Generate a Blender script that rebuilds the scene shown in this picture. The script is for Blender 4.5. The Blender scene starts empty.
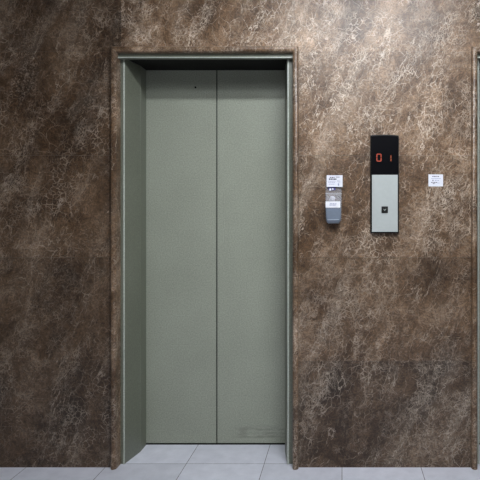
import bpy, bmesh, math, random
from mathutils import Vector, Matrix
random.seed(4)
S = 0.005
CX, FY = 342.0, 467.5
D = 2.5
CAMZ = 252.5 * S
def X(px): return (px - CX) * S
def Z(py): return (FY - py) * S
scene = bpy.context.scene
C = scene.collection

# ---------------------------------------------------------------- node helpers
def new_mat(name):
    m = bpy.data.materials.new(name); m.use_nodes = True
    nt = m.node_tree; nt.nodes.clear()
    out = nt.nodes.new('ShaderNodeOutputMaterial')
    b = nt.nodes.new('ShaderNodeBsdfPrincipled')
    nt.links.new(b.outputs[0], out.inputs[0])
    return m, nt, b
def N(nt, typ, ins=None, **kw):
    n = nt.nodes.new(typ)
    for k, v in kw.items(): setattr(n, k, v)
    for k, v in (ins or {}).items():
        s = n.inputs[k]
        if hasattr(v, 'is_output'): nt.links.new(v, s)
        else: s.default_value = v
    return n
def math_(nt, op, a, b=0.0, clamp=False):
    return N(nt, 'ShaderNodeMath', {0: a, 1: b}, operation=op, use_clamp=clamp).outputs[0]
def vmath(nt, op, a, b=(0, 0, 0)):
    return N(nt, 'ShaderNodeVectorMath', {0: a, 1: b}, operation=op).outputs[0]
def noise(nt, vec, scale, detail=4, rough=.55, dist=0.0):
    n = N(nt, 'ShaderNodeTexNoise', {'Vector': vec, 'Scale': scale, 'Detail': detail, 'Roughness': rough, 'Distortion': dist})
    return n
def smooth(nt, v, a, b, lo=0.0, hi=1.0):
    return N(nt, 'ShaderNodeMapRange', {'Value': v, 'From Min': a, 'From Max': b, 'To Min': lo, 'To Max': hi},
             interpolation_type='SMOOTHSTEP').outputs[0]
def ramp(nt, fac, stops):
    n = N(nt, 'ShaderNodeValToRGB', {0: fac}); e = n.color_ramp.elements
    while len(e) < len(stops): e.new(0.5)
    for i, (p, c) in enumerate(stops):
        e[i].position = p; e[i].color = (*c, 1)
    return n.outputs[0]
def mix(nt, fac, a, b, mode='MIX'):
    n = N(nt, 'ShaderNodeMix', data_type='RGBA', blend_type=mode)
    for s, v in ((n.inputs[0], fac), (n.inputs[6], a), (n.inputs[7], b)):
        if hasattr(v, 'is_output'): nt.links.new(v, s)
        else: s.default_value = v if not isinstance(v, tuple) or len(v) == 4 else (*v, 1)
    return n.outputs[2]

# ---------------------------------------------------------------- materials
def marble():
    m, nt, b = new_mat('brown_emperador_marble')
    tc = N(nt, 'ShaderNodeTexCoord').outputs['Object']
    off = N(nt, 'ShaderNodeAttribute', attribute_name='slab_offset').outputs['Vector']
    tone = N(nt, 'ShaderNodeAttribute', attribute_name='slab_tone').outputs['Fac']
    veiny = N(nt, 'ShaderNodeAttribute', attribute_name='slab_vein').outputs['Fac']
    p0 = vmath(nt, 'ADD', tc, off)
    # warp
    w = noise(nt, p0, 4.5, 4, .6).outputs['Color']
    wv = N(nt, 'ShaderNodeVectorMath', {0: vmath(nt, 'SUBTRACT', w, (.5, .5, .5)), 'Scale': .11}, operation='SCALE').outputs[0]
    p = vmath(nt, 'ADD', p0, wv)
    w2 = noise(nt, p0, 45, 4, .7).outputs['Color']
    wv2 = N(nt, 'ShaderNodeVectorMath', {0: vmath(nt, 'SUBTRACT', w2, (.5, .5, .5)), 'Scale': .014}, operation='SCALE').outputs[0]
    pf = vmath(nt, 'ADD', p, wv2)
    # drift direction: bands rise to the right at ~60 degrees
    rot = N(nt, 'ShaderNodeMapping', {'Vector': p, 'Rotation': (0, math.radians(-24), 0)}, vector_type='POINT').outputs[0]
    band = N(nt, 'ShaderNodeMapping', {'Vector': rot, 'Scale': (1, 1, .28)}).outputs[0]
    clouds = noise(nt, p, 3.4, 7, .62, .3).outputs['Fac']
    bands = noise(nt, band, 5.0, 5, .6).outputs['Fac']
    tonev = math_(nt, 'ADD', math_(nt, 'MULTIPLY', clouds, .5), math_(nt, 'MULTIPLY', bands, .5))
    base = ramp(nt, tonev, [(.37, (.050, .026, .011)), (.46, (.102, .057, .029)), (.53, (.165, .100, .056)), (.64, (.28, .187, .122))])
    # dark grain blotches
    g = noise(nt, pf, 22, 5, .65).outputs['Fac']
    base = mix(nt, 1.0, base, ramp(nt, g, [(.3, (.62, .59, .55)), (.5, (.97, .97, .97)), (.7, (1.28, 1.27, 1.25))]), 'MULTIPLY')
    g2 = noise(nt, pf, 120, 3, .7).outputs['Fac']
    base = mix(nt, 1.0, base, ramp(nt, g2, [(.36, (.55, .51, .46)), (.5, (.98, .98, .98)), (.64, (1.5, 1.48, 1.44))]), 'MULTIPLY')
    st = noise(nt, N(nt, 'ShaderNodeMapping', {'Vector': vmath(nt, 'ADD', rot, wv2), 'Scale': (1, 1, .13)}).outputs[0], 7.5, 5, .6).outputs['Fac']
    streak = smooth(nt, st, .53, .68)
    # fine crackle webs
    def web(scale, width, mask_scale, m0, m1, vec=pf, mvec=band, seed=0.0):
        v = N(nt, 'ShaderNodeTexVoronoi', {'Vector': vec, 'Scale': scale, 'Randomness': 1.0}, feature='DISTANCE_TO_EDGE').outputs['Distance']
        line = smooth(nt, v, 0.0, width, 1.0, 0.0)
        mv = vmath(nt, 'ADD', mvec, (seed, seed * .7, -seed))
        k = smooth(nt, noise(nt, mv, mask_scale, 5, .65).outputs['Fac'], m0, m1)
        return math_(nt, 'MULTIPLY', line, k)
    brk = smooth(nt, noise(nt, pf, 20, 4, .65).outputs['Fac'], .38, .56)
    brk2 = smooth(nt, noise(nt, pf, 11, 4, .65).outputs['Fac'], .40, .58)
    sq = N(nt, 'ShaderNodeMapping', {'Vector': vmath(nt, 'ADD', rot, wv2), 'Scale': (1.35, 1, .6)}).outputs[0]
    a = math_(nt, 'MULTIPLY', web(25, .040, 3.6, .44, .62, vec=sq, seed=3.1), math_(nt, 'MAXIMUM', brk, streak))
    a2 = math_(nt, 'MULTIPLY', web(42, .070, 4.4, .44, .64, vec=pf, seed=5.1), brk2)
    bb = math_(nt, 'MULTIPLY', web(72, .13, 5.0, .45, .66, vec=sq, seed=7.7), brk2)
    cc = math_(nt, 'MULTIPLY', web(11, .014, 3.0, .36, .6, vec=pf, seed=11.3), brk)
    def ridge(scale, stretch, width, lvl, kscale, k0, k1, src):
        rn = noise(nt, N(nt, 'ShaderNodeMapping', {'Vector': src, 'Scale': (1, 1, stretch)}).outputs[0], scale, 6, .62).outputs['Fac']
        rd = smooth(nt, math_(nt, 'ABSOLUTE', math_(nt, 'SUBTRACT', rn, lvl)), 0.0, width, 1.0, 0.0)
        return math_(nt, 'MULTIPLY', rd, smooth(nt, noise(nt, p, kscale, 4, .6).outputs['Fac'], k0, k1))
    d1 = ridge(4.5, .14, .006, .50, 6, .42, .58, rot)
    d2 = ridge(9, .8, .012, .53, 5, .46, .60, pf)
    fl = 0.0
    for src, k in ((a, .9), (a2, .85), (bb, .7), (cc, .8), (d1, .75), (d2, .3)):
        fl = math_(nt, 'MAXIMUM', fl, math_(nt, 'MULTIPLY', src, k))
    sp = smooth(nt, noise(nt, pf, 110, 3, .7).outputs['Fac'], .50, .66)
    spk = smooth(nt, noise(nt, band, 5.5, 5, .6).outputs['Fac'], .48, .64)
    fl = math_(nt, 'ADD', fl, math_(nt, 'MULTIPLY', math_(nt, 'MULTIPLY', sp, math_(nt, 'MAXIMUM', spk, streak)), .42))
    fl = math_(nt, 'ADD', fl, math_(nt, 'MULTIPLY', streak, .10))
    fl = math_(nt, 'MULTIPLY', fl, veiny, True)
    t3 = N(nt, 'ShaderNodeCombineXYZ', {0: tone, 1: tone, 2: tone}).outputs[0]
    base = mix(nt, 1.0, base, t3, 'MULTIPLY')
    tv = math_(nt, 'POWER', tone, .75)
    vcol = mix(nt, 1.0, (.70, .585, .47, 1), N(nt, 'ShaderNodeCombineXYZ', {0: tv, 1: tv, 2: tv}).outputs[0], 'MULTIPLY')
    col = mix(nt, fl, base, vcol)
    nt.links.new(col, b.inputs['Base Color'])
    r = noise(nt, p0, 9, 3).outputs['Fac']
    nt.links.new(smooth(nt, r, .2, .8, .36, .44), b.inputs['Roughness'])
    b.inputs['Specular IOR Level'].default_value = .45
    return m
def steel(name, colr, rough, spec=.5, smudge=False, metallic=0.0):
    m, nt, b = new_mat(name)
    tc = N(nt, 'ShaderNodeTexCoord').outputs['Object']
    f = noise(nt, tc, 150, 4, .8).outputs['Fac']
    l = noise(nt, tc, 3.0, 4, .6).outputs['Fac']
    k = ramp(nt, f, [(.32, (.72, .72, .72)), (.68, (1.26, 1.26, 1.24))])
    k2 = ramp(nt, l, [(.3, (.93, .93, .92)), (.7, (1.06, 1.06, 1.06))])
    c = mix(nt, 1.0, mix(nt, 1.0, (*colr, 1), k, 'MULTIPLY'), k2, 'MULTIPLY')
    if smudge:   # scuffed band a hand's breadth above the bottom edge
        sep = N(nt, 'ShaderNodeSeparateXYZ', {0: tc})
        st = noise(nt, N(nt, 'ShaderNodeMapping', {'Vector': tc, 'Scale': (1, 1, 7)}).outputs[0], 9, 4, .6).outputs['Fac']
        zb = math_(nt, 'MULTIPLY', smooth(nt, sep.outputs[2], .02, .05), smooth(nt, sep.outputs[2], .07, .12, 1.0, 0.0))
        c = mix(nt, math_(nt, 'MULTIPLY', zb, math_(nt, 'MULTIPLY', smooth(nt, sep.outputs[0], .06, .16), smooth(nt, st, .42, .62, 0, .4))), c, (.05, .05, .04))
    nt.links.new(c, b.inputs['Base Color'])
    b.inputs['Roughness'].default_value = rough
    b.inputs['Specular IOR Level'].default_value = spec
    b.inputs['Metallic'].default_value = metallic
    bp = N(nt, 'ShaderNodeBump', {'Strength': .12, 'Distance': .0006, 'Height': f})
    nt.links.new(bp.outputs[0], b.inputs['Normal'])
    return m
def plain(name, colr, rough=.5, spec=.5, emis=None, es=0.0, alpha=None, trans=0.0, metallic=0.0, coat=0.0, var=.06):
    m, nt, b = new_mat(name)
    tc = N(nt, 'ShaderNodeTexCoord').outputs['Object']
    f = noise(nt, tc, 60, 3, .6).outputs['Fac']
    k = ramp(nt, f, [(.25, (1 - var,) * 3), (.75, (1 + var,) * 3)])
    nt.links.new(mix(nt, 1.0, (*colr, 1), k, 'MULTIPLY'), b.inputs['Base Color'])
    b.inputs['Roughness'].default_value = rough
    b.inputs['Specular IOR Level'].default_value = spec
    b.inputs['Metallic'].default_value = metallic
    b.inputs['Coat Weight'].default_value = coat
    b.inputs['Transmission Weight'].default_value = trans
    if emis:
        b.inputs['Emission Color'].default_value = (*emis, 1); b.inputs['Emission Strength'].default_value = es
    if alpha is not None: b.inputs['Alpha'].default_value = alpha
    return m
def floor_mat():
    m, nt, b = new_mat('pale_grey_floor_tile')
    tc = N(nt, 'ShaderNodeTexCoord').outputs['Object']
    sep = N(nt, 'ShaderNodeSeparateXYZ', {0: tc})
    T = 79 * S
    u = math_(nt, 'DIVIDE', math_(nt, 'SUBTRACT', sep.outputs[0], 0.0), T)
    v = math_(nt, 'DIVIDE', math_(nt, 'SUBTRACT', sep.outputs[1], .038), T)
    def edge(t, w):
        f = math_(nt, 'ABSOLUTE', math_(nt, 'SUBTRACT', math_(nt, 'FRACT', math_(nt, 'ADD', t, .5)), .5))
        return smooth(nt, f, w * .6, w, 1.0, 0.0)
    wob = noise(nt, tc, 60, 2).outputs['Fac']
    g = math_(nt, 'MAXIMUM', edge(u, .0048), edge(v, .0048))
    g = math_(nt, 'MULTIPLY', g, smooth(nt, wob, .25, .5, .55, 1.0))
    cell = N(nt, 'ShaderNodeCombineXYZ', {0: math_(nt, 'FLOOR', u), 1: math_(nt, 'FLOOR', v), 2: 0.0}).outputs[0]
    wn = N(nt, 'ShaderNodeTexWhiteNoise', {'Vector': cell}, noise_dimensions='3D').outputs['Value']
    n = noise(nt, tc, 14, 5, .6).outputs['Fac']
    c = ramp(nt, n, [(.3, (.57, .58, .65)), (.7, (.68, .69, .765))])
    kk = N(nt, 'ShaderNodeMapRange', {'Value': wn, 'To Min': .88, 'To Max': 1.1}).outputs[0]
    c = mix(nt, 1.0, c, N(nt, 'ShaderNodeCombineXYZ', {0: kk, 1: kk, 2: kk}).outputs[0], 'MULTIPLY')
    c = mix(nt, g, c, (.07, .07, .075))
    nt.links.new(c, b.inputs['Base Color'])
    b.inputs['Roughness'].default_value = .42
    return m
MAR = marble()
DOORM = steel('olive_grey_textured_steel', (.315, .335, .275), .42, .5, smudge=True)
JAMB = steel('olive_grey_frame_steel', (.14, .15, .115), .36, .6)
FACE = steel('grey_green_frame_edge_steel', (.42, .45, .40), .36, .6)
DARK = plain('dark_gap_and_shade', (.009, .009, .008), .7, .15)  # near-black; also puts shade into soffit, sill and leaf seam
SILL = plain('dark_sill_metal', (.05, .05, .048), .45, metallic=.6)
FLOOR = floor_mat()
PAINT = plain('white_painted_plaster', (.42, .42, .41), .8, var=.02)
LWALL = plain('beige_painted_wall', (.28, .26, .23), .6, var=.03)
BLACK = plain('black_plastic_casing', (.004, .004, .004), .4, .25)
GLOSS = plain('black_display_glass', (.002, .002, .003), .3, .12)
SILV = plain('brushed_silver_plate', (.41, .44, .43), .38, .5, var=.03)
BTN = plain('black_button', (.008, .008, .008), .3)
BMARK = plain('grey_button_mark', (.35, .38, .36), .5)
LEDR = plain('red_orange_segment', (.35, .05, .03), .5, emis=(1.0, .16, .05), es=.28)
LEDO = plain('dim_orange_segment', (.35, .08, .03), .5, emis=(1.0, .23, .07), es=.16)
PAPER = plain('white_paper', (.72, .73, .80), .55, var=.03)
INK = plain('dark_ink', (.06, .065, .10), .6)
INKB = plain('faint_blue_ink', (.30, .32, .46), .6)
PURP = plain('purple_ink', (.07, .06, .22), .6)
CLEAR = plain('clear_acrylic', (.62, .62, .66), .12, .6, alpha=.16)
BLUE = plain('blue_grey_translucent_plastic', (.17, .205, .26), .3, .6, trans=.05)
TISS = plain('white_tissue', (.55, .55, .60), .8)
LIGHTH = plain('white_lamp_housing', (.7, .7, .7), .5)
def diffuser(es): return plain('lit_lamp_diffuser', (.8, .8, .8), .5, emis=(.92, .955, 1.0), es=es)

# ---------------------------------------------------------------- mesh helpers
def box(bm, x0, x1, y0, y1, z0, z1):
    vs = [bm.verts.new((x, y, z)) for x in (x0, x1) for y in (y0, y1) for z in (z0, z1)]
    q = [(0, 1, 3, 2), (4, 6, 7, 5), (0, 4, 5, 1), (2, 3, 7, 6), (0, 2, 6, 4), (1, 5, 7, 3)]
    return [bm.faces.new([vs[i] for i in f]) for f in q]
def obj(name, bm, mat, parent=None, loc=(0, 0, 0), bevel=0.0, smooth_=False, seg=2):
    bmesh.ops.recalc_face_normals(bm, faces=bm.faces[:])
    me = bpy.data.meshes.new(name); bm.to_mesh(me); bm.free()
    o = bpy.data.objects.new(name, me); C.objects.link(o)
    me.materials.append(mat)
    o.location = loc
    if parent: o.parent = parent
    if bevel:
        md = o.modifiers.new('bevel', 'BEVEL'); md.width = bevel; md.segments = seg; md.limit_method = 'ANGLE'
        md.harden_normals = False
    if smooth_:
        for f in me.polygons: f.use_smooth = True
        try: me.set_sharp_from_angle(angle=math.radians(40))
        except Exception: pass
    return o
def empty(name, loc, label=None, cat=None, group=None):
    o = bpy.data.objects.new(name, None); C.objects.link(o); o.location = loc; o.empty_display_size = .1
    if label: o['label'] = label
    if cat: o['category'] = cat
    if group: o['group'] = group
    return o
def tag(o, label, cat, group=None):
    o['label'] = label; o['category'] = cat
    if group: o['group'] = group
    return o
def struct(o):
    o['kind'] = 'structure'; return o
def prism(bm, pts, y0, y1):
    """outline pts (x,z) given real depth y0..y1"""
    a = [bm.verts.new((x, y0, z)) for x, z in pts]; b = [bm.verts.new((x, y1, z)) for x, z in pts]
    bm.faces.new(a); bm.faces.new(b[::-1]); n = len(pts)
    for i in range(n): bm.faces.new((a[i], b[i], b[(i + 1) % n], a[(i + 1) % n]))
def rrect(x0, x1, z0, z1, r, n=5):
    pts = []
    for cx, cz, a0 in ((x1 - r, z1 - r, 0), (x0 + r, z1 - r, 90), (x0 + r, z0 + r, 180), (x1 - r, z0 + r, 270)):
        for i in range(n + 1):
            a = math.radians(a0 + 90 * i / n); pts.append((cx + r * math.cos(a), cz + r * math.sin(a)))
    return pts
def slab_attrs(o, vals):
    """per-face marble slab offset / tone / vein amount; vals: list per polygon"""
    me = o.data
    a = me.attributes.new('slab_offset', 'FLOAT_VECTOR', 'FACE')
    t = me.attributes.new('slab_tone', 'FLOAT', 'FACE')
    v = me.attributes.new('slab_vein', 'FLOAT', 'FACE')
    for i, (off, tn, vn) in enumerate(vals):
        a.data[i].vector = off; t.data[i].value = tn; v.data[i].value = vn

# ---------------------------------------------------------------- the marble wall (slabs are its pattern)
OFF2 = 359.2                       # second portal, px along the wall
XL, XR = X(-230), X(1010)
ZTOP = 2.78
rows = [467.5, 361, 257.5, 155.5, 51.7]
slabs = []                         # px0, px1, pytop, pybottom, tone, vein
rnd = random.Random(11)
colsL = [(-230, -62, .64, .8), (-62, 115, .60, .8)]
colsM = [(295.5, 474.5, 1.0, 1.0)]
colsR = [(295.5 + OFF2, 474.5 + OFF2, .95, .95), (474.5 + OFF2, 1010, .9, .9)]
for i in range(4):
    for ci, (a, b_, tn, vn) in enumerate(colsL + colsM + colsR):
        tn *= (.48, .70, .90, 1.02)[i] if ci > 1 else (.70, .88, 1.0, 1.05)[i]  # lower rows darker: slab tone plus painted light falloff down the wall
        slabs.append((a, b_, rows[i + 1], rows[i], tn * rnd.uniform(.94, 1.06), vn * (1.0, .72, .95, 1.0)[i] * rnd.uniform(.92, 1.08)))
top = 467.5 - ZTOP / S
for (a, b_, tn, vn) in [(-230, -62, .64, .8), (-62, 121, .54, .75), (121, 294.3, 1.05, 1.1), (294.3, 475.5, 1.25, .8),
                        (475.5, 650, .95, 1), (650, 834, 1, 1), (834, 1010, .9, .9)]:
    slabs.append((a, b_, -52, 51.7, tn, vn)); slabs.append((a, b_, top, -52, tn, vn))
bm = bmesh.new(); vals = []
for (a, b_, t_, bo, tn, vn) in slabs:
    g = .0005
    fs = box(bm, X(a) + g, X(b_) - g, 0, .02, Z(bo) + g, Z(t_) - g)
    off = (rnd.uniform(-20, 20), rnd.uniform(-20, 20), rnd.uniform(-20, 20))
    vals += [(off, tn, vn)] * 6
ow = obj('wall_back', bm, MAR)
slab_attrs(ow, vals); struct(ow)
# masonry core behind the slabs, around the two openings
bm = bmesh.new()
OL, OR_, OT = 115.8, 294.5, 51.0
for a, b_ in ((-230, OL), (OR_, OL + OFF2), (OR_ + OFF2, 1010)):
    box(bm, X(a), X(b_), .021, .24, 0, ZTOP)
for k in (0, OFF2):
    box(bm, X(OL + k), X(OR_ + k), .021, .24, Z(OT), ZTOP)
core = obj('wall_core', bm, PAINT); struct(core)

# ---------------------------------------------------------------- bullnose marble architrave
def sweep_u(bm, x0, x1, zt, prof, zb=0.0):
    """prof: (u, y): u outward distance from opening edge; path left bottom > up > across > down right"""
    rings = []
    for corner in range(4):
        r = []
        for u, y in prof:
            if corner == 0: r.append((x0 - u, y, zb))
            if corner == 1: r.append((x0 - u, y, zt + u))
            if corner == 2: r.append((x1 + u, y, zt + u))
            if corner == 3: r.append((x1 + u, y, zb))
        rings.append([bm.verts.new(c) for c in r])
    n = len(prof); out = []
    for k in range(3):
        for i in range(n):
            j = (i + 1) % n
            out.append((bm.faces.new((rings[k][i], rings[k][j], rings[k + 1][j], rings[k + 1][i])), k))
    bm.faces.new(rings[0]); bm.faces.new(rings[3][::-1])
    return out
W = 5.8 * S
def trim(name, kx):
    bm = bmesh.new()
    n = 10; prof = [(0, .034)]
    for i in range(n + 1):                       # rounded nose
        a = math.pi * i / n
        u = W / 2 - W / 2 * math.cos(a); y = -.010 - .014 * math.sin(a)
        prof.append((u, y))
    prof.append((W, -.0002)); prof.append((W - .004, -.0002)); prof.append((W - .004, .034))
    fs = sweep_u(bm, X(117.6 + kx), X(292.8 + kx), Z(53.0), prof)
    o = obj(name, bm, MAR, smooth_=True)
    rr = random.Random(int(kx) + 3)
    offs = [(rr.uniform(-9, 9), rr.uniform(-9, 9), rr.uniform(-9, 9)) for _ in range(3)]
    ln = len(prof)
    vals = []
    for i in range(len(o.data.polygons)):
        k = min(i // ln, 2) if i < 3 * ln else 2
        vals.append((offs[k], (.82, .95, .82)[k], .7))
    slab_attrs(o, vals); struct(o)
    return o
trim('trim_1', 0); trim('trim_2', OFF2)

# ---------------------------------------------------------------- lift portal: frame, reveals, two leaves
ZH = Z(56.0)
DY = .25
def portal(name, kx, stain):
    cx = X(204.25 + kx)
    root = empty(name, (cx, .25, 0)); struct(root)
    root['label'] = stain[0]
    hw = (286.8 - 121.7) / 2 * S                # half width of the opening
    hi = hw - 5.4 * S                           # after the splay
    base = Vector((cx, .25, 0))
    def rel(bm):
        bmesh.ops.translate(bm, verts=bm.verts[:], vec=-base); return bm
    for sgn in (-1, 1):
        # jamb: face, nosing, splayed reveal, straight reveal as one folded sheet with real thickness
        path = [(hw + 6.6 * S, .035), (hw, .035), (hi, .164)]
        bm = bmesh.new()
        out = [(u, y) for u, y in path]
        inn = [(hi + .004, .166), (hw + .004, .039), (hw + 6.6 * S, .039)]
        pts = out + inn
        lo = [bm.verts.new((cx + sgn * u, y, 0)) for u, y in pts]; hi_ = [bm.verts.new((cx + sgn * u, y, ZH + (.004 if False else 0))) for u, y in pts]
        n = len(pts)
        bm.faces.new(lo); bm.faces.new(hi_[::-1])
        for i in range(n): bm.faces.new((lo[i], lo[(i + 1) % n], hi_[(i + 1) % n], hi_[i]))
        j = obj('jamb', rel(bm), JAMB, root, bevel=.0018, seg=3)
        # thin raised lip running up the nosing
        bm = bmesh.new()
        u0 = hw - .001
        box(bm, min(cx + sgn * u0, cx + sgn * (u0 + .009)), max(cx + sgn * u0, cx + sgn * (u0 + .009)), .0315, .0352, 0, ZH - .001)
        obj('edge_lip', rel(bm), FACE, j, bevel=.0015, seg=3)
        bm = bmesh.new()
        ua, ub = hi, hi + .006
        box(bm, min(cx + sgn * ua, cx + sgn * ub), max(cx + sgn * ua, cx + sgn * ub), .165, .243, 0, ZH)
        obj('inner_reveal', rel(bm), JAMB, root, bevel=.001)
    # head: face with lower lip and soffit
    bm = bmesh.new()
    x0, x1 = cx - hw - 6.6 * S, cx + hw + 6.6 * S
    ZB = ZH - .009                              # the head stands proud of the jambs and laps over them
    bm = bmesh.new(); box(bm, x0, x1, .007, .0305, ZB, ZH + .022)
    h = obj('head_frame', rel(bm), JAMB, root, bevel=.001)
    bm = bmesh.new(); box(bm, x0, x1, .0035, .0069, ZB, ZB + .006)
    obj('edge_lip', rel(bm), FACE, h, bevel=.0014, seg=3)
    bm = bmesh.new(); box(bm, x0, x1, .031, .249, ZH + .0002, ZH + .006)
    sf = obj('head_soffit', rel(bm), DARK, root, bevel=.0008)  # near-black colour stands in for shade on the underside
    # leaves (slide open to each side behind the jambs)
    for sgn in (-1, 1):
        bm = bmesh.new()
        xa, xb = sorted((cx + sgn * .0030, cx + sgn * (hi + .035)))
        box(bm, xa, xb, DY, DY + .032, .008, ZH + .035)
        lf = obj('door_leaf', rel(bm), DOORM, root, bevel=.001, seg=2)
        bm = bmesh.new(); xa, xb = sorted((cx + sgn * .0002, cx + sgn * .0031))
        box(bm, xa, xb, DY + .004, DY + .030, .014, ZH + .035)
        obj('seam_shade_strip', rel(bm), DARK, lf)  # dark strip added so the seam between leaves reads as shade
        if sgn < 0:
            kxp = CX + (195.5 - CX) / .909 + kx
            kz = CAMZ + (215 - 87.5) / .909 * S
            bm = bmesh.new()
            bmesh.ops.create_cone(bm, cap_ends=True, segments=20, radius1=.0052, radius2=.0052, depth=.004,
                                  matrix=Matrix.Translation((X(kxp), DY - .001, kz)) @ Matrix.Rotation(math.pi / 2, 4, 'X'))
            kh = obj('lock_keyhole', rel(bm), DARK, lf)
            kh['label'] = 'small dark release keyhole'
    bm = bmesh.new(); box(bm, cx - hi - .03, cx + hi + .03, DY - .002, DY + .045, .0005, .0045)
    obj('door_sill', rel(bm), DARK, root)  # coloured near-black for the shade in the gap under the leaves
    bm = bmesh.new(); box(bm, cx - hi - .06, cx + hi + .06, DY + .05, DY + .06, .0005, ZH + .1)
    obj('shaft_screen', rel(bm), DARK, root)
    return root
portal('door_1', 0, ('closed grey-green steel lift doors in a brown marble surround',))
portal('door_2', OFF2, ('second lift entrance whose steel frame edge shows at the right border',))

# ---------------------------------------------------------------- room shell
YF = -4.6
bm = bmesh.new(); box(bm, XL - .1, XR + .1, YF - .1, .45, -.1, 0)
struct(obj('floor', bm, FLOOR))
bm = bmesh.new(); box(bm, XL - .1, XR + .1, YF - .1, .45, ZTOP, ZTOP + .1)
struct(obj('ceiling', bm, PAINT))
for nm, a, b_ in (('wall_left', XL - .1, XL - .001), ('wall_right', XR + .001, XR + .1)):
    bm = bmesh.new(); box(bm, a, b_, YF, .45, 0, ZTOP); struct(obj(nm, bm, LWALL))
bm = bmesh.new(); box(bm, XL, XR, YF - .1, YF, 0, ZTOP); struct(obj('wall_front', bm, LWALL))

# ---------------------------------------------------------------- ceiling lamps (above the frame)
def lamp(x, y, w, d, es, label):
    r = empty('ceiling_light', (x, y, ZTOP), label, 'ceiling light', 'ceiling lights of the lobby')
    bm = bmesh.new(); box(bm, -w / 2 - .02, w / 2 + .02, -d / 2 - .02, d / 2 + .02, -.03, 0)
    obj('housing', bm, LIGHTH, r, bevel=.004)
    bm = bmesh.new(); box(bm, -w / 2, w / 2, -d / 2, d / 2, -.034, -.0302)
    obj('diffuser', bm, diffuser(es), r)
    return r
lamp(.20, -1.14, 1.1, .16, 74, 'slim white ceiling light nearest the marble wall')
lamp(.20, -1.75, 1.1, .40, 17, 'slim white ceiling light second from the marble wall')
lamp(.20, -2.6, 1.1, .40, 14, 'slim white ceiling light far from the marble wall')

# ---------------------------------------------------------------- hall call panel
def q(px, py, y=0.0):
    """point at depth y whose position is read at that depth"""
    k = (D + y) / D
    return (CX + (px - CX) * k - CX) * S, CAMZ + (215 - py) * k * S
PX = X(384.6)
P = empty('lift_call_panel', (PX, 0, Z(234)), 'tall black and silver lift call panel with red display digits on marble wall', 'lift call panel')
PB = Vector((PX, 0, Z(234)))
def add(name, bm, mat, parent=P, base=None, **kw):
    bmesh.ops.translate(bm, verts=bm.verts[:], vec=-(base or PB))
    return obj(name, bm, mat, parent, **kw)
yp = -.016
x0, zb = q(370.4, 233.3, yp); x1, zt = q(398.9, 135.3, yp)
bm = bmesh.new()
top_arc = []
for i in range(13):
    t = i / 12; top_arc.append((x1 + (x0 - x1) * t, zt + .004 * (1 - (2 * t - 1) ** 2)))
pts = [(x0, zb), (x1, zb)] + top_arc
prism(bm, pts, yp, -.0003)
add('casing', bm, BLACK, bevel=.0025, seg=3)
xa, za = q(371.2, 174.6, yp - .002); xb_, zb2 = q(398.2, 136.2, yp - .002)
bm = bmesh.new()
arc = [(xb_ + (xa - xb_) * i / 12, zb2 + .0035 * (1 - (2 * i / 12 - 1) ** 2)) for i in range(13)]
prism(bm, [(xa, za), (xb_, za)] + arc, yp - .002, yp + .001)
scr = add('display_screen', bm, GLOSS, bevel=.001)
def seg(px0, px1, py0, py1, parent, mat, name='lit_segment'):
    a, zz0 = q(px0, py1, yp - .003); b2, zz1 = q(px1, py0, yp - .003)
    bm = bmesh.new(); box(bm, a, b2, yp - .0032, yp - .0021, zz0, zz1)
    return add(name, bm, mat, parent)
# digit 0 and digit 1 as seven-segment figures
def digit(x0, x1, y0, y1, segs, mat, name):
    w = .65; ym = (y0 + y1) / 2; bm = bmesh.new()
    R = {'a': (x0 + .5, x1 - .5, y0, y0 + w), 'd': (x0 + .5, x1 - .5, y1 - w, y1),
         'f': (x0, x0 + w, y0 + .5, ym - .25), 'e': (x0, x0 + w, ym + .25, y1 - .5),
         'b': (x1 - w, x1, y0 + .5, ym - .25), 'c': (x1 - w, x1, ym + .25, y1 - .5)}
    for s in segs:
        a, b2, c, d = R[s]
        xa_, z0_ = q(a, d, yp - .003); xb2, z1_ = q(b2, c, yp - .003)
        box(bm, xa_, xb2, yp - .0032, yp - .0021, z0_, z1_)
    return add(name, bm, mat, scr)
digit(376.6, 381.4, 153.8, 161.4, 'abcdef', LEDR, 'lit_digit')
digit(387.0, 391.3, 155.0, 161.6, 'bc', LEDO, 'lit_digit')
xa, za = q(372.0, 231.9, yp - .003); xb_, zb2 = q(397.8, 174.9, yp - .003)
bm = bmesh.new(); box(bm, xa, xb_, yp - .003, yp + .001, za, zb2)
add('face_plate', bm, SILV, bevel=.001)
xa, za = q(381.5, 213.1, yp - .005); xb_, zb2 = q(388.0, 206.4, yp - .005)
bm = bmesh.new(); prism(bm, rrect(xa, xb_, za, zb2, .002), yp - .006, yp - .0031)
bt = add('call_button', bm, BTN, bevel=.0006)
xm = (xa + xb_) / 2; zm = (za + zb2) / 2
bm = bmesh.new()
prism(bm, [(xm - .0075, zm + .004), (xm - .0035, zm + .004), (xm, zm - .001), (xm + .0035, zm + .004), (xm + .0075, zm + .004), (xm, zm - .006)], yp - .0066, yp - .0061)
add('button_mark', bm, BMARK, bt)

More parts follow.
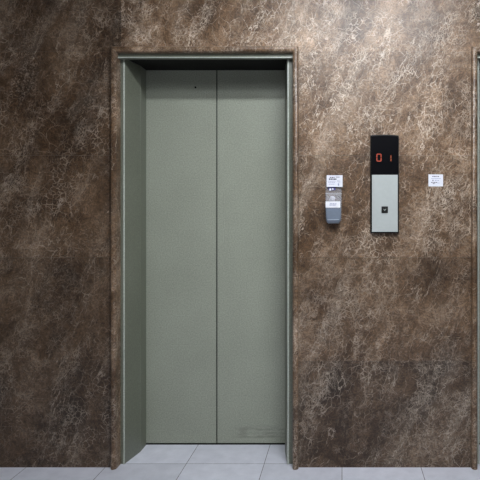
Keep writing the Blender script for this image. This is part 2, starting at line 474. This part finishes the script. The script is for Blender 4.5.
# ---------------------------------------------------------------- paper notices
def notice(name, px0, px1, py0, py1, yb, th, label, lines, tilt=0.0, cat='notice'):
    a, z0 = q(px0, py1, yb); b2, z1 = q(px1, py0, yb)
    o = empty(name, ((a + b2) / 2, yb + th, z0), label, cat); B = Vector(o.location)
    n = 6; bm = bmesh.new()
    # slightly curled sheet of real thickness
    fr, bk = [], []
    for i in range(n + 1):
        t = i / n; x = a + (b2 - a) * t; bow = .0012 * (2 * t - 1) ** 2
        fr.append([bm.verts.new((x, yb - bow, z)) for z in (z0, z1)]); bk.append([bm.verts.new((x, yb + th - bow, z)) for z in (z0, z1)])
    for i in range(n):
        bm.faces.new((fr[i][0], fr[i + 1][0], fr[i + 1][1], fr[i][1])); bm.faces.new((bk[i][1], bk[i + 1][1], bk[i + 1][0], bk[i][0]))
        bm.faces.new((fr[i][0], bk[i][0], bk[i + 1][0], fr[i + 1][0])); bm.faces.new((fr[i][1], fr[i + 1][1], bk[i + 1][1], bk[i][1]))
    for r0, r1 in ((fr[0], bk[0]), (fr[n], bk[n])): bm.faces.new((r0[0], r0[1], r1[1], r1[0]))
    sh = add('paper_sheet', bm, PAPER, o, B)
    for mat, nm in ((INK, 'printed_heading'), (INKB, 'printed_lines')):
        bm = bmesh.new()
        for (u0, u1, v0, v1, k) in lines:
            if (k == 0) != (mat is INK): continue
            # words: broken dashes
            u = u0; rr = random.Random(int(u0 * 1000 + v0 * 77))
            while u < u1:
                w = min(rr.uniform(.05, .12), u1 - u)
                bow = .0012
                box(bm, a + (b2 - a) * u, a + (b2 - a) * (u + w), yb - bow * (2 * u - 1) ** 2 - .0009, yb - .0001, z1 - (z1 - z0) * v1, z1 - (z1 - z0) * v0)
                u += w + .025
        if len(bm.verts): add(nm, bm, mat, sh, B)
        else: bm.free()
    return o
notice('paper_notice', 428.4, 443.0, 174.4, 186.4, -.0016, .001,
       'small white printed notice stuck on marble wall right of call panel',
       [(.27, .56, .14, .21, 0), (.62, .72, .14, .21, 0), (.2, .85, .33, .37, 1), (.28, .34, .46, .56, 0), (.45, .56, .46, .53, 1),
        (.62, .72, .48, .53, 1), (.18, .6, .64, .70, 0), (.3, .45, .74, .79, 0), (.62, .76, .70, .74, 1)])
notice('paper_notice', 326.7, 342.6, 175.2, 186.9, -.0105, .001,
       'white printed notice stuck on top of the clear plastic dispenser',
       [(.2, .52, .15, .23, 0), (.58, .8, .13, .20, 0), (.14, .62, .28, .40, 0), (.1, .55, .50, .54, 1), (.1, .52, .62, .66, 1),
        (.14, .5, .75, .79, 1), (.66, .8, .46, .52, 1), (.74, .86, .56, .61, 1), (.7, .78, .7, .9, 1)])

# ---------------------------------------------------------------- clear plastic wall dispenser
xb0, z_b = q(325.3, 222.8, -.03); xb1, _ = q(340.6, 222.8, -.03)
xm = X(333.3)
DP = empty('tissue_dispenser', (xm, 0, Z(223)), 'small clear plastic dispenser with blue-grey bin on marble beside lift frame', 'dispenser')
DB = Vector((xm, 0, Z(223)))
def addd(name, bm, mat, parent=DP, **kw): return add(name, bm, mat, parent, DB, **kw)
# back plate, clear, whole height
bm = bmesh.new(); prism(bm, rrect(X(325.6), X(341.6), Z(221), Z(175.6), .005), -.0035, -.0005)
bp_ = addd('back_plate', bm, CLEAR, bevel=.0006)
# clear tray box
bm = bmesh.new()
ya, yb_ = -.042, -.0036
t = .002
xa, xb_ = X(325.9), X(341.4); zt_, zm_ = Z(194.4), Z(208)
box(bm, xa, xa + t, ya, yb_, zm_, zt_); box(bm, xb_ - t, xb_, ya, yb_, zm_, zt_)
box(bm, xa + t, xb_ - t, ya, ya + t, zm_, zt_)
addd('clear_box', bm, CLEAR, bevel=.0005)
bm = bmesh.new()
box(bm, xa - .001, xb_ + .001, ya - .001, ya + .003, zt_, zt_ + .005)
box(bm, xa - .001, xa + .003, ya + .003, yb_, zt_, zt_ + .005); box(bm, xb_ - .003, xb_ + .001, ya + .003, yb_, zt_, zt_ + .005)
rim = addd('box_rim', bm, plain('frosted_rim_plastic', (.42, .41, .42), .3, .6, alpha=.6), bevel=.001)
# upper clear pocket holding the purple print
bm = bmesh.new(); prism(bm, rrect(X(328.2), X(335.6), Z(190.2), Z(186.8), .006), -.0052, -.0037)
addd('purple_print', bm, PURP, bp_)
bm = bmesh.new(); prism(bm, [(X(329.2), Z(190.6)), (X(331), Z(190.6)), (X(331.2), Z(188.6)), (X(329.6), Z(188.3))], -.0058, -.0053)
prism(bm, [(X(332), Z(189.6)), (X(333.6), Z(189.8)), (X(333.4), Z(188.2)), (X(332.2), Z(188.2))], -.0058, -.0053)
addd('print_cutout', bm, PAPER, bp_)
# tissue seen through the box
bm = bmesh.new()
bmesh.ops.create_icosphere(bm, subdivisions=3, radius=1.0, matrix=Matrix.Translation((X(332.4), -.027, Z(199.6))) @ Matrix.Diagonal((.015, .012, .017, 1)))
rr = random.Random(5)
for v in bm.verts:
    n_ = math.sin(v.co.x * 420) * math.cos(v.co.z * 310) * .0022; v.co += Vector((n_, -abs(n_), n_ * .6))
addd('tissue', bm, TISS, smooth_=True)
# bin: tapered tub with rounded bottom
bm = bmesh.new()
ring_spec = [(208.2, 0.0, 0.0), (216.5, .2, .001), (220.6, .7, .003), (222.4, 1.4, .006), (223.4, 2.6, .011)]
rings = []
for (py, ins, dy) in ring_spec:
    x0_, x1_ = X(325.9) + ins * S, X(341.0) - ins * S
    r = .006
    pts = []
    for cx_, cy_, a0 in ((x1_ - r, -.0038 - r, 0), (x0_ + r, -.0038 - r, 90), (x0_ + r, -.044 + dy + r, 180), (x1_ - r, -.044 + dy + r, 270)):
        for i in range(5):
            a_ = math.radians(a0 + 90 * i / 4); pts.append((cx_ + r * math.cos(a_), cy_ + r * math.sin(a_)))
    rings.append([bm.verts.new((x, y, Z(py))) for x, y in pts])
for k in range(len(rings) - 1):
    n = len(rings[k])
    for i in range(n): bm.faces.new((rings[k][i], rings[k][(i + 1) % n], rings[k + 1][(i + 1) % n], rings[k + 1][i]))
bm.faces.new(rings[0]); bm.faces.new(rings[-1][::-1])
bn = addd('bin', bm, BLUE, smooth_=True)
bm = bmesh.new(); box(bm, X(327.6), X(339.0), -.0455, -.0420, Z(220.0), Z(219.2))
rl = addd('moulded_ridge', bm, plain('pale_blue_plastic', (.36, .42, .50), .3), bn, bevel=.0006)
bm = bmesh.new(); box(bm, X(325.9), X(340.3), -.0458, -.0444, Z(207.8), Z(201.6))
lb = addd('label_card', bm, plain('white_card', (.78, .78, .82), .5))
bm = bmesh.new()
for (a, b2, c) in ((330, 332.4, 203.6), (332.8, 334.6, 203.5), (335, 336.6, 203.7), (329.6, 332, 204.9), (332.4, 335.8, 204.9)):
    box(bm, X(a), X(b2), -.0464, -.0459, Z(c + .7), Z(c))
addd('printed_text', bm, INKB, lb)

# ---------------------------------------------------------------- camera, world, colour
cam = bpy.data.cameras.new('camera'); co = bpy.data.objects.new('camera', cam); C.objects.link(co)
co.location = (0, -D, CAMZ); co.rotation_euler = (math.radians(90), 0, 0)
cam.sensor_width = 36; cam.sensor_fit = 'HORIZONTAL'; cam.lens = 36 * 500 / 480
cam.shift_x = (240 - CX) / 480; cam.shift_y = (215 - 240) / 480
cam.clip_start = .05
scene.camera = co
w = bpy.data.worlds.new('world'); scene.world = w; w.use_nodes = True
w.node_tree.nodes['Background'].inputs[0].default_value = (.5, .55, .6, 1)
w.node_tree.nodes['Background'].inputs[1].default_value = .05
vs = scene.view_settings
vs.view_transform = 'Standard'; vs.look = 'None'; vs.gamma = 1; vs.use_curve_mapping = False; vs.exposure = 0.12
